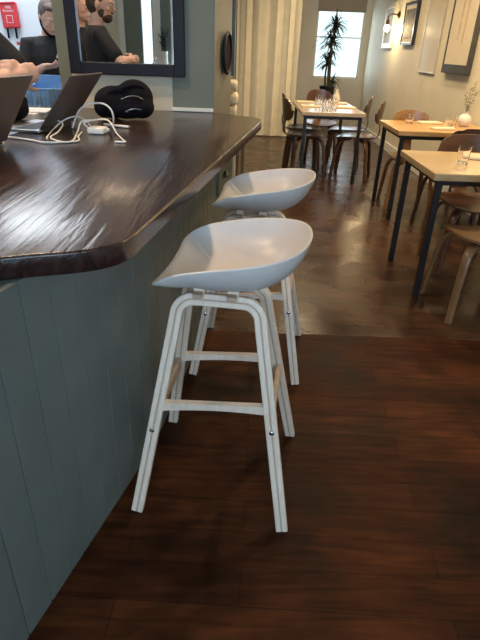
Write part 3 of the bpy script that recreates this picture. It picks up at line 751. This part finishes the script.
# ------------------------------------------------------------------ dining tables
def table(label, x0, x1, y0, y1, ztop, mat, thick=.04, legins=.05, group='dining tables along the right wall', wav=0.):
    cx, cy = (x0+x1)/2, (y0+y1)/2
    t = thing('dining_table', label, 'table', (cx, cy, 0), 0, group); W = x1-x0; D = y1-y0
    MB().box((0, 0, ztop-thick/2), (W, D, thick), bev=.006).obj('tabletop', mat, t, smooth=False)
    for sx in (-1, 1):
        for sy in (-1, 1):
            x = sx*(W/2-legins); y = sy*(D/2-legins)
            MB().box((x, y, (ztop-thick)/2), (.034, .034, ztop-thick), bev=.004).obj('leg', 'black_steel', t, smooth=False)
    ap = MB(); z = ztop-thick-.016
    for sy in (-1, 1): ap.box((0, sy*(D/2-legins), z), (W-2*legins, .022, .03))
    for sx in (-1, 1): ap.box((sx*(W/2-legins), 0, z), (.022, D-2*legins, .03))
    ap.obj('apron', 'black_steel', t, smooth=False)
    return t
table('nearest pale oak dining table by the right wall, with a lit tumbler on it', 1.015, 2.08, 2.79, 3.50, .755, 'table_pale')
table('golden oak dining table by the right wall carrying the round white vase', 1.24, 2.085, 4.42, 5.14, .755, 'table_oak')
table('grey topped dining table in front of the rear window, set with many glasses', .565, 1.25, 5.76, 7.05, .738, 'table_worn', group=None)

# ------------------------------------------------------------------ plywood chairs
def make_chair(label, loc, rz, mats=('walnut', 'walnut')):
    """sitter faces -y; bent ply seat, spine, rounded back, four bentwood legs"""
    t = thing('dining_chair', label, 'chair', loc, rz, 'plywood dining chairs')
    # seat: rounded square dished sheet
    n = 28; K = 6; vs = []; fs = []
    def rim(a):
        c_, s_ = math.cos(a), math.sin(a); p = 2.9
        r = (abs(c_)**p+abs(s_)**p)**(-1/p); return .21*r*c_*(1.0-.10*max(0, s_)), .205*r*s_
    for k in range(1, K+1):
        s = k/K
        for j in range(n):
            x, y = rim(2*PI*j/n); x *= s; y *= s
            z = .452+.020*(x/.21)**2-.016*max(0, -y/.205)**2+.012*max(0, y/.205)**2
            vs.append((x, y, z))
    c = len(vs); vs.append((0, 0, .452))
    for k in range(K-1):
        for j in range(n): fs.append((k*n+j, k*n+(j+1) % n, (k+1)*n+(j+1) % n, (k+1)*n+j))
    for j in range(n): fs.append((c, j, (j+1) % n))
    T = .013; m = len(vs); o = (K-1)*n
    allv = vs+[(x, y, z-T) for x, y, z in vs]
    allf = fs+[tuple(i+m for i in reversed(f)) for f in fs]+[(o+j, o+(j+1) % n, o+(j+1) % n+m, o+j+m) for j in range(n)]
    MB().add(allv, allf).obj('seat', mats[0], t, ang=50)
    # spine sweeping up from the seat's rear edge
    sp = spline([(0, .10, .436), (0, .20, .445), (0, .255, .475), (0, .270, .54), (0, .262, .62), (0, .268, .72)], 6)
    MB().sweep(sp, [.12-.035*min(1, abs(i/len(sp)-.0)*1.2) for i in range(len(sp))], .014, (1, 0, 0)).obj('spine', mats[0], t, ang=50)
    # backrest: rounded, curved about the sitter, small notch at the top
    nu, nv = 24, 10; vs = []; fs = []
    for side in (0, 1):
        for i in range(nv+1):
            v = -1+2*i/nv
            for j in range(nu+1):
                u = -1+2*j/nu
                hh = max(.0, 1-abs(u)**3.2)**(1/2.4)
                x = .178*u
                zz = .722+.118*v*hh-(.010*math.exp(-((u-.55)/.10)**2) if v > .9 else 0)
                y = .262-.050*(x/.178)**2+.025*(v*.5+.3)+(.012 if side else 0)
                vs.append((x, y, zz))
    N = (nv+1)*(nu+1)
    for i in range(nv):
        for j in range(nu):
            a = i*(nu+1)+j; q = (a, a+1, a+nu+2, a+nu+1); fs.append(q); fs.append(tuple(k+N for k in reversed(q)))
    for j in range(nu): fs.append((j, j+1, j+1+N, j+N)); a = nv*(nu+1)+j; fs.append((a, a+1, a+1+N, a+N))
    for i in range(nv):
        a = i*(nu+1); fs.append((a, a+nu+1, a+nu+1+N, a+N)); a += nu; fs.append((a, a+nu+1, a+nu+1+N, a+N))
    MB().add(vs, fs).obj('backrest', mats[0], t, ang=50)
    for sx in (-1, 1):
        for sy in (-1, 1):
            p = spline([(.03*sx, .05*sy, .425), (.11*sx, .11*sy, .420), (.158*sx, .150*sy, .385), (.178*sx, .172*sy, .28), (.200*sx, .20*sy, 0)], 5)
            k = len(p); MB().sweep(p, [.062-.024*i/k for i in range(k)], [.024-.004*i/k for i in range(k)], (sy*.7, -sx*.7, 0)).obj('leg', mats[1], t, ang=50)
    return t
R = math.radians
OAK = {'seat': 'oakply', 'spine': 'oakply', 'backrest': 'oakply', 'leg': 'oakply'}
RED = {'seat': 'redbrown', 'spine': 'redbrown', 'backrest': 'redbrown', 'leg': 'redbrown'}
TAN = {'seat': 'tanply', 'spine': 'tanply', 'backrest': 'tanply', 'leg': 'tanply'}
ch = make_chair('dark plywood chair on the left side of the rear table, nearest the counter', (.68, 6.17, 0), R(100))
dup(ch, (.70, 6.72, 0), R(91), 'dark plywood chair on the left side of the rear table, closer to the curtain')
dup(ch, (1.235, 6.17, 0), R(-108), 'dark plywood chair on the right side of the rear table, closer to the camera')
dup(ch, (1.215, 6.74, 0), R(-104), 'dark plywood chair on the right side of the rear table, closer to the window')
dup(ch, (.98, 7.30, 0), R(3), 'brown plywood chair at the far end of the rear table, before the potted plant', mats={'seat': 'redbrown', 'spine': 'redbrown', 'backrest': 'redbrown'})
dup(ch, (1.545, 4.97, 0), R(-3), 'honey coloured plywood chair behind the golden oak table', mats=OAK)
dup(ch, (1.70, 4.28, 0), R(178), 'dark brown plywood chair pushed under the near side of the golden oak table', mats={})
rc_ = dup(ch, (1.525, 3.42, 0), R(0), 'red brown plywood chair behind the nearest pale oak table', mats=RED)
for c_ in rc_.children:
    if c_.name.startswith('backrest'): c_.scale.x = 1.2
dup(ch, (1.345, 2.72, 0), R(183), 'tan plywood chair cut by the frame in front of the nearest pale oak table', mats=TAN)

# ------------------------------------------------------------------ table settings
zt = .756
def napkin(loc, rz, label, size=(.16, .11)):
    o = MB().box((0, 0, .005), (size[0], size[1], .009), bev=.003).box((.004, .003, .0115), (size[0]*.96, size[1]*.94, .005), rot=(0, 0, .04), bev=.002).obj('napkin', 'linen', None, smooth=False)
    o.location = loc; o.rotation_euler.z = rz; return tag(o, label, 'napkin', 'folded napkins on the tables')
napkin((1.405, 3.30, zt), R(72), 'cream folded napkin beside the tumbler on the nearest table')
napkin((1.66, 4.99, zt), R(10), 'cream folded napkin farther back on the golden oak table, beside a low tumbler', (.20, .12))
napkin((1.655, 4.60, zt), R(14), 'cream folded napkin at the front edge of the golden oak table', (.19, .10))
tumbler('tumbler', (1.27, 3.10, zt), 'clear tumbler catching the light on the nearest table', r=.037, h=.098)
tumbler('tumbler', (1.46, 4.93, zt), 'low clear tumbler near the aisle end of the golden oak table', r=.040, h=.080)
tumbler('tumbler', (1.735, 4.70, zt), 'clear tumbler behind the front napkin of the golden oak table, left of the vase', r=.034, h=.085)
tumbler('tumbler', (1.80, 4.80, zt), 'clear tumbler touching the shadow side of the round white vase', r=.034, h=.095)
vz = thing('bud_vase', 'round white bud vase with thin leafy sprigs on the golden oak table', 'vase', (1.925, 4.86, zt))
MB().lathe([(0, 0), (.028, 0), (.052, .022), (.058, .05), (.048, .082), (.022, .10), (.019, .115), (.023, .120), (.018, .120), (.015, .10), (0, .098)], n=28).obj('vase_body', 'ceramic', vz)
rnd = random.Random(11); stm = MB(); lv = MB(); fl = MB()
def leaf(mb, p, d, ln, w, up=V3((0, 0, 1))):
    d = d.normalized(); s = d.cross(up)
    s = s.normalized() if s.length > 1e-4 else V3((1, 0, 0)); n_ = s.cross(d)
    pts = [p, p+d*ln*.35+s*w+n_*w*.2, p+d*ln*.7+s*w*.8, p+d*ln, p+d*ln*.7-s*w*.8, p+d*ln*.35-s*w+n_*w*.2]
    t_ = n_*.0006
    mb.add([q+t_ for q in pts]+[q-t_ for q in pts], [(0, 1, 2, 3, 4, 5), (11, 10, 9, 8, 7, 6)]+[(i, i+6, (i+1) % 6+6, (i+1) % 6) for i in range(6)])
for (dx, dy, h) in ((.03, 0, .27), (.0, .01, .22), (-.04, 0, .17), (.05, -.01, .19)):
    pts = spline([(0, 0, .09), (dx*.3, dy, .09+h*.4), (dx, dy, .09+h)], 6); stm.tube(pts, .0013, 6)
    for i in range(4, len(pts)):
        for sgn in (-1, 1):
            dd = V3((rnd.uniform(.3, 1)*sgn, rnd.uniform(-.8, .8), rnd.uniform(-.1, .6)))
            if rnd.random() < .72: leaf(lv, pts[i], dd, rnd.uniform(.018, .034), .007)
    fl.ell(pts[-1], (.007, .007, .008), nu=8, nv=6)
stm.obj('stem', 'leaf_green', vz); lv.obj('leaves', 'leaf_green', vz, smooth=False); fl.obj('bud', 'petal', vz)
zt = .739
gl = [(.80, 6.35, 'clear glass at the left front of the group on the rear table'), (.85, 6.02, 'clear glass standing nearest the camera on the rear table'), (.90, 6.24, 'clear glass in the middle of the rear table group'), (.955, 6.10, 'clear glass at the right front of the group on the rear table'), (.86, 6.62, 'clear glass farthest left in the back of the rear table group'), (1.0, 6.52, 'clear glass at the right back of the rear table group')]
for x, y, lb in gl: tumbler('tumbler', (x, y, zt), lb, r=.033, h=.10, group='glasses on the rear table')
for x, y, rz, lb in ((.70, 6.80, 5, 'cream folded napkin at the far left corner of the rear table'), (.71, 6.30, 4, 'cream folded napkin at the near left of the rear table'), (1.11, 6.78, -4, 'cream folded napkin at the far right corner of the rear table'), (1.12, 6.28, -6, 'cream folded napkin at the near right of the rear table')):
    napkin((x, y, zt), R(rz), lb, (.21, .13))
cv = MB().lathe([(0, 0), (.042, 0), (.050, .04), (.032, .09), (.018, .12), (.020, .15), (.014, .15), (.012, .12), (0, .11)], n=24).obj('carafe', 'ceramic', None)
cv.location = (1.10, 6.93, zt); tag(cv, 'pale slim carafe behind the glasses on the rear table', 'carafe')

# ------------------------------------------------------------------ potted dracaena by the rear window
pl_ = thing('potted_dracaena', 'tall dark potted dracaena with tufts of narrow leaves before the rear window', 'plant', (1.295, 9.25, .655))
MB().lathe([(0, 0), (.105, 0), (.115, .01), (.125, .12), (.130, .125), (.130, .14), (.115, .14), (.112, .115), (0, .11)], n=32).obj('pot', 'pot', pl_)
MB().lathe([(0, .112), (.110, .112), (.108, .120), (0, .124)], n=24).obj('soil', 'soil', pl_)
canes = [[(-.035, 0, .11), (-.05, .01, .30), (-.035, 0, .50)], [(.03, .02, .11), (.02, .02, .45), (.005, 0, .78)], [(.0, -.03, .11), (-.015, -.02, .50), (.015, 0, .90), (.035, 0, 1.04)], [(.05, -.02, .11), (.065, -.02, .2), (.085, -.02, .27)]]
for c_ in canes: MB().tube(spline(c_, 6), [.017-.004*i/20 for i in range(len(spline(c_, 6)))], 10).obj('cane', 'bark', pl_)
rnd = random.Random(5)
def rosette(c, n, ln, droop):
    mb = MB(); c = V3(c)
    for i in range(n):
        a = i*2.399+rnd.uniform(-.2, .2); e = rnd.uniform(-.15, 1.25); L_ = ln*rnd.uniform(.75, 1.1)
        d = V3((math.cos(a)*math.cos(e), math.sin(a)*math.cos(e), math.sin(e)))
        side = V3((-math.sin(a), math.cos(a), 0)); vs = []; K = 7
        base = c-V3((0, 0, rnd.uniform(0, .07)))
        for k in range(K+1):
            s = k/K; p = base+d*L_*s-V3((0, 0, 1))*droop*L_*s*s*(.4+math.cos(e)); w = .015*(1-s**2.2)*(.55+1.3*s if s < .35 else 1)+.0004
            u = side*w; vs += [p+u, p-V3((0, 0, .0012+w*.15)), p-u, p+V3((0, 0, .0006-w*.1))]
        fs = []
        for k in range(K):
            for j in range(4): fs.append((k*4+j, k*4+(j+1) % 4, (k+1)*4+(j+1) % 4, (k+1)*4+j))
        fs += [(3, 2, 1, 0), (K*4, K*4+1, K*4+2, K*4+3)]
        mb.add(vs, fs)
    return mb
for c_, n_, ln, dr_ in (((-.035, 0, .51), 70, .27, .35), ((.0, 0, .80), 80, .30, .35), ((.035, 0, 1.04), 80, .29, .4), ((.085, -.02, .27), 22, .18, .5), ((.0, 0, .68), 26, .24, .5), ((.02, 0, .92), 30, .26, .5)):
    rosette(c_, n_, ln, dr_).obj('leaf_tuft', 'leaf', pl_, ang=80)
ps = thing('plant_stand', 'plain wooden stand under the dracaena pot behind the rear table', 'stand', (1.295, 9.25, 0))
MB().box((0, 0, .64), (.30, .30, .028), bev=.004).obj('top', 'redbrown', ps, smooth=False)
for x in (-.12, .12):
    for y in (-.12, .12): MB().box((x, y, .313), (.03, .03, .626), bev=.003).obj('leg', 'redbrown', ps, smooth=False)

# ------------------------------------------------------------------ curtain
cu_ = thing('curtain', 'long cream curtain hanging in soft folds in front of the rear wall', 'curtain', (.25, 9.02, 0))
vs = []; fs = []; NU, NV = 150, 14; x0, x1 = -.46, .505
for side in (0, 1):
    for i in range(NV+1):
        z = .015+(ZC-.03)*i/NV; amp = .020*(1-.25*i/NV)
        for j in range(NU+1):
            u = j/NU; x = x0+(x1-x0)*u
            ph = u*2*PI*4.6+.9*math.sin(u*7)+.10*math.sin(z*2+u*12)
            vs.append((x+.012*math.sin(ph*2), amp*math.sin(ph)+.006*math.sin(ph*1.7+1)+(.003 if side else 0)-.02*u, z))
N = (NV+1)*(NU+1)
for i in range(NV):
    for j in range(NU):
        a = i*(NU+1)+j; q = (a, a+1, a+NU+2, a+NU+1); fs.append(q); fs.append(tuple(k+N for k in reversed(q)))
for j in range(NU): fs.append((j, j+1, j+1+N, j+N))
for i in range(NV):
    a = i*(NU+1); fs.append((a, a+NU+1, a+NU+1+N, a+N)); a += NU; fs.append((a, a+NU+1, a+NU+1+N, a+N))
MB().add(vs, fs).obj('cloth', 'curtain', cu_, ang=80)
MB().tube([(-.47, 0, ZC-.03), (.52, 0, ZC-.03)], .014, 12).obj('curtain_rail', 'black_steel', cu_)

# ------------------------------------------------------------------ pictures and sconces on the right wall
def picture(name, label, y0, y1, z0, z1, fwid, fmat, inner, depth=.03, mount=0., mountmat='mat_board', fbot=None):
    fb_ = fbot or fwid
    cy, cz = (y0+y1)/2, (z0+z1)/2; t = thing(name, label, 'picture', (WR-depth/2-.001, cy, z0)); W = y1-y0; H = z1-z0
    f = MB()
    for sy in (-1, 1): f.box((0, sy*(W/2-fwid/2), H/2), (depth, fwid, H), bev=.004)
    for z, h_ in ((fb_/2, fb_), (H-fwid/2, fwid)): f.box((0, 0, z), (depth, W-2*fwid+.002, h_), bev=.004)
    f.obj('frame', fmat, t, smooth=False)
    if mount: MB().box((-depth/2+.014, 0, H/2), (.008, W-2*fwid+.004, H-2*fwid+.004)).obj('mount', mountmat, t, smooth=False)
    q = fwid+mount
    dx = -depth/2+.008
    MB().box((dx+.004 if mount else dx+.004, 0, H/2+(fb_-fwid)/2), (.012 if mount else .008, W-2*q+.004, H-2*q+.004-(fb_-fwid))).obj('print', inner, t, smooth=False)
    return t
picture('framed_picture', 'small silver framed picture nearest the rear corner of the right wall', 8.66, 9.24, 1.365, 1.965, .07, 'silver_frame', 'grey_print')
picture('framed_picture', 'small navy framed dark picture beside the wall lamp', 7.50, 8.07, 1.405, 1.90, .035, 'navy_frame', 'dark_print', depth=.045, mount=.05)
picture('framed_picture', 'tall pale glazed picture with a thin light frame on the right wall', 6.49, 7.10, 1.11, 2.15, .014, 'silver_frame', 'picture_glass', depth=.022)
p4 = picture('framed_picture', 'tall grey framed picture with two ochre strokes on the right wall', 5.44, 6.15, 1.142, 2.25, .030, 'pewter_frame', 'mat_board', depth=.050, fbot=.085)
sk = MB()
for y, z0, z1 in ((.07, .30, .85), (-.06, .27, .92)):
    xs = -.050/2+.007
    sk.sweep(spline([(xs, y, z0), (xs, y-.01, (z0+z1)/2), (xs, y-.015, z1)], 6), .04, .002, (0, 1, 0))
sk.obj('ink_strokes', 'ochre_ink', p4, label='two faded ochre strokes')
def sconce(label, y, z):
    t = thing('wall_lamp', label, 'wall lamp', (WR, y, z), 0, 'wall lamps')
    MB().lathe([(0, 0), (.045, 0), (.045, .012), (.02, .03), (0, .032)], n=24).xf(rotm('Y', -PI/2)).obj('wall_plate', 'brass', t)
    MB().tube(spline([(-.02, 0, 0), (-.10, 0, .01), (-.15, 0, -.02), (-.155, 0, -.07)], 5), .008, 8).obj('arm', 'brass', t)
    MB().lathe([(0, 0), (.024, 0), (.026, -.06), (.022, -.065), (0, -.065)], (-.155, 0, -.065), n=20).obj('lamp_holder', 'brass', t)
    MB().ell((-.155, 0, -.165), (.038, .038, .045)).obj('bulb', 'bulb', t)
    return t
s1 = sconce('bronze wall lamp with a glowing bare bulb between the two small pictures', 8.50, 1.785)
s2 = dup(s1, (WR, 4.55, 1.80), 0, 'bronze wall lamp above the golden oak table, just outside the picture')

# ------------------------------------------------------------------ reflected window ledge things
rv = thing('ledge_vase', 'clear vase of bushy sprigs on the street window ledge, seen in the mirror', 'vase', (-1.375, YF+.10, 1.009))
MB().lathe([(0, 0), (.05, 0), (.055, .02), (.045, .13), (.055, .20), (.050, .20), (.040, .13), (.048, .02), (0, .012)], n=24).obj('vase_body', 'ceramic', rv)
lv = MB(); stm = MB(); rnd = random.Random(4)
for i in range(16):
    a = rnd.uniform(0, 2*PI); r_ = rnd.uniform(.05, .17); h = rnd.uniform(.30, .52)
    pts = spline([(0, 0, .15), (r_*.4*math.cos(a), r_*.4*math.sin(a)*.6, h*.7), (r_*math.cos(a), r_*math.sin(a)*.6, h)], 5); stm.tube(pts, .002, 5)
    for p in pts[4:]:
        for _ in range(3): leaf(lv, p, V3((rnd.uniform(-1, 1), rnd.uniform(-1, 1), rnd.uniform(-.3, .9))), rnd.uniform(.03, .05), .010)
stm.obj('stem', 'bark', rv); lv.obj('leaves', 'leaf', rv, smooth=False)
sb = thing('spray_bottle', 'small white bottle with red cap on the street window ledge, seen in the mirror', 'bottle', (-1.90, YF+.10, 1.009))
MB().lathe([(0, 0), (.035, 0), (.038, .01), (.036, .08), (.015, .11), (.014, .125), (0, .125)], n=20).obj('bottle_body', 'ceramic', sb)
MB().lathe([(0, .125), (.017, .125), (.017, .15), (0, .15)], n=16).obj('cap', 'red', sb, label='red cap')

# ------------------------------------------------------------------ lamps and daylight
def downlight(label, x, y, power, col=(1., .76, .46), disc='lamp_disc', size=2.6, r=.05):
    t = thing('ceiling_downlight', label, 'ceiling light', (x, y, ZC))
    MB().lathe([(r+.006, 0), (r+.018, 0), (r+.018, -.008), (r+.006, -.010), (r+.006, 0)], n=28).obj('trim_ring', 'white_trim', t)
    MB().lathe([(0, -.002), (r+.004, -.002), (r+.004, -.004), (0, -.004)], n=28).obj('lens', disc, t)
    l = bpy.data.lights.new('lamp', 'SPOT'); l.energy = power; l.color = col; l.spot_size = size; l.spot_blend = 1.; l.shadow_soft_size = .06
    o = bpy.data.objects.new('lamp', l); COL.objects.link(o); o.location = (x, y, ZC-.03)
    return t
downlight('round ceiling downlight over the nearest dining table', 1.30, 3.05, 60)
downlight('round ceiling downlight over the golden oak table', 1.45, 5.0, 75)
downlight('round ceiling downlight over the rear table', .90, 6.7, 95)
downlight('round ceiling downlight before the rear window and curtain', .95, 8.0, 45)
downlight('round ceiling downlight over the far counter end', .55, 4.4, 45)
for y, z in ((8.50, 1.62), (4.55, 1.635)):
    l = bpy.data.lights.new('bulb_lamp', 'POINT'); l.energy = 6.5; l.color = (1., .72, .36); l.shadow_soft_size = .04
    o = bpy.data.objects.new('bulb_lamp', l); COL.objects.link(o); o.location = (WR-.155-.06, y, z-.03)
downlight('round ceiling downlight over the near half of the bar counter', -1.25, 1.25, 58, (1., .74, .50))
downlight('round ceiling downlight over the far half of the bar counter', -1.15, 2.45, 46, (1., .74, .50))
# kitchen ceiling panel
kp = thing('ceiling_panel_light', 'cool white ceiling panel light in the kitchen', 'ceiling light', (-1.9, 4.6, ZC))
MB().box((0, 0, -.006), (1.16, 1.16, .012), bev=.003).obj('frame', 'white_trim', kp, smooth=False)
MB().box((0, 0, -.013), (1.10, 1.10, .004)).obj('diffuser', 'cool_disc', kp, smooth=False)
l = bpy.data.lights.new('panel_lamp', 'AREA'); l.energy = 19; l.size = 1.1; l.color = (.88, .94, 1.)
o = bpy.data.objects.new('panel_lamp', l); COL.objects.link(o); o.location = (-1.9, 4.6, ZC-.03)
# daylight through the street window (behind the camera) and the rear window
def arealight(name, loc, rot, sx, sy, power, col):
    l = bpy.data.lights.new(name, 'AREA'); l.shape = 'RECTANGLE'; l.size = sx; l.size_y = sy; l.energy = power; l.color = col
    o = bpy.data.objects.new(name, l); COL.objects.link(o); o.location = loc; o.rotation_euler = rot; return o
arealight('street_daylight', (.21, YF-.20, 1.74), (PI/2, 0, 0), 2.9, 1.45, 46, (.54, .77, 1.))
arealight('rear_daylight', (xc, YB+.04, 1.38), (-PI/2, 0, 0), .78, 1.0, 3, (.84, .95, 1.))
wd = bpy.data.worlds.new('sky'); sc.world = wd; wd.use_nodes = True
bgn = wd.node_tree.nodes['Background']; bgn.inputs['Color'].default_value = (.62, .80, 1., 1); bgn.inputs['Strength'].default_value = 1.2

# ------------------------------------------------------------------ camera
cam = bpy.data.cameras.new('camera'); co = bpy.data.objects.new('camera', cam); COL.objects.link(co)
rows = ((.9993220, -.0368171, .0), (.0174051, .4724238, -.8811996), (.0324432, .8806022, .4727443))
m4 = Matrix(rows).to_4x4(); m4.translation = V3((0, 0, 1.32)); co.matrix_world = m4
cam.sensor_fit = 'VERTICAL'; cam.sensor_height = 24; cam.lens = 510/640*24; cam.clip_start = .02
sc.camera = co
sc.view_settings.view_transform = 'Standard'; sc.view_settings.look = 'None'; sc.view_settings.gamma = 1; sc.view_settings.exposure = .95
sc.cycles.use_denoising = True
sc.cycles.max_bounces = 10
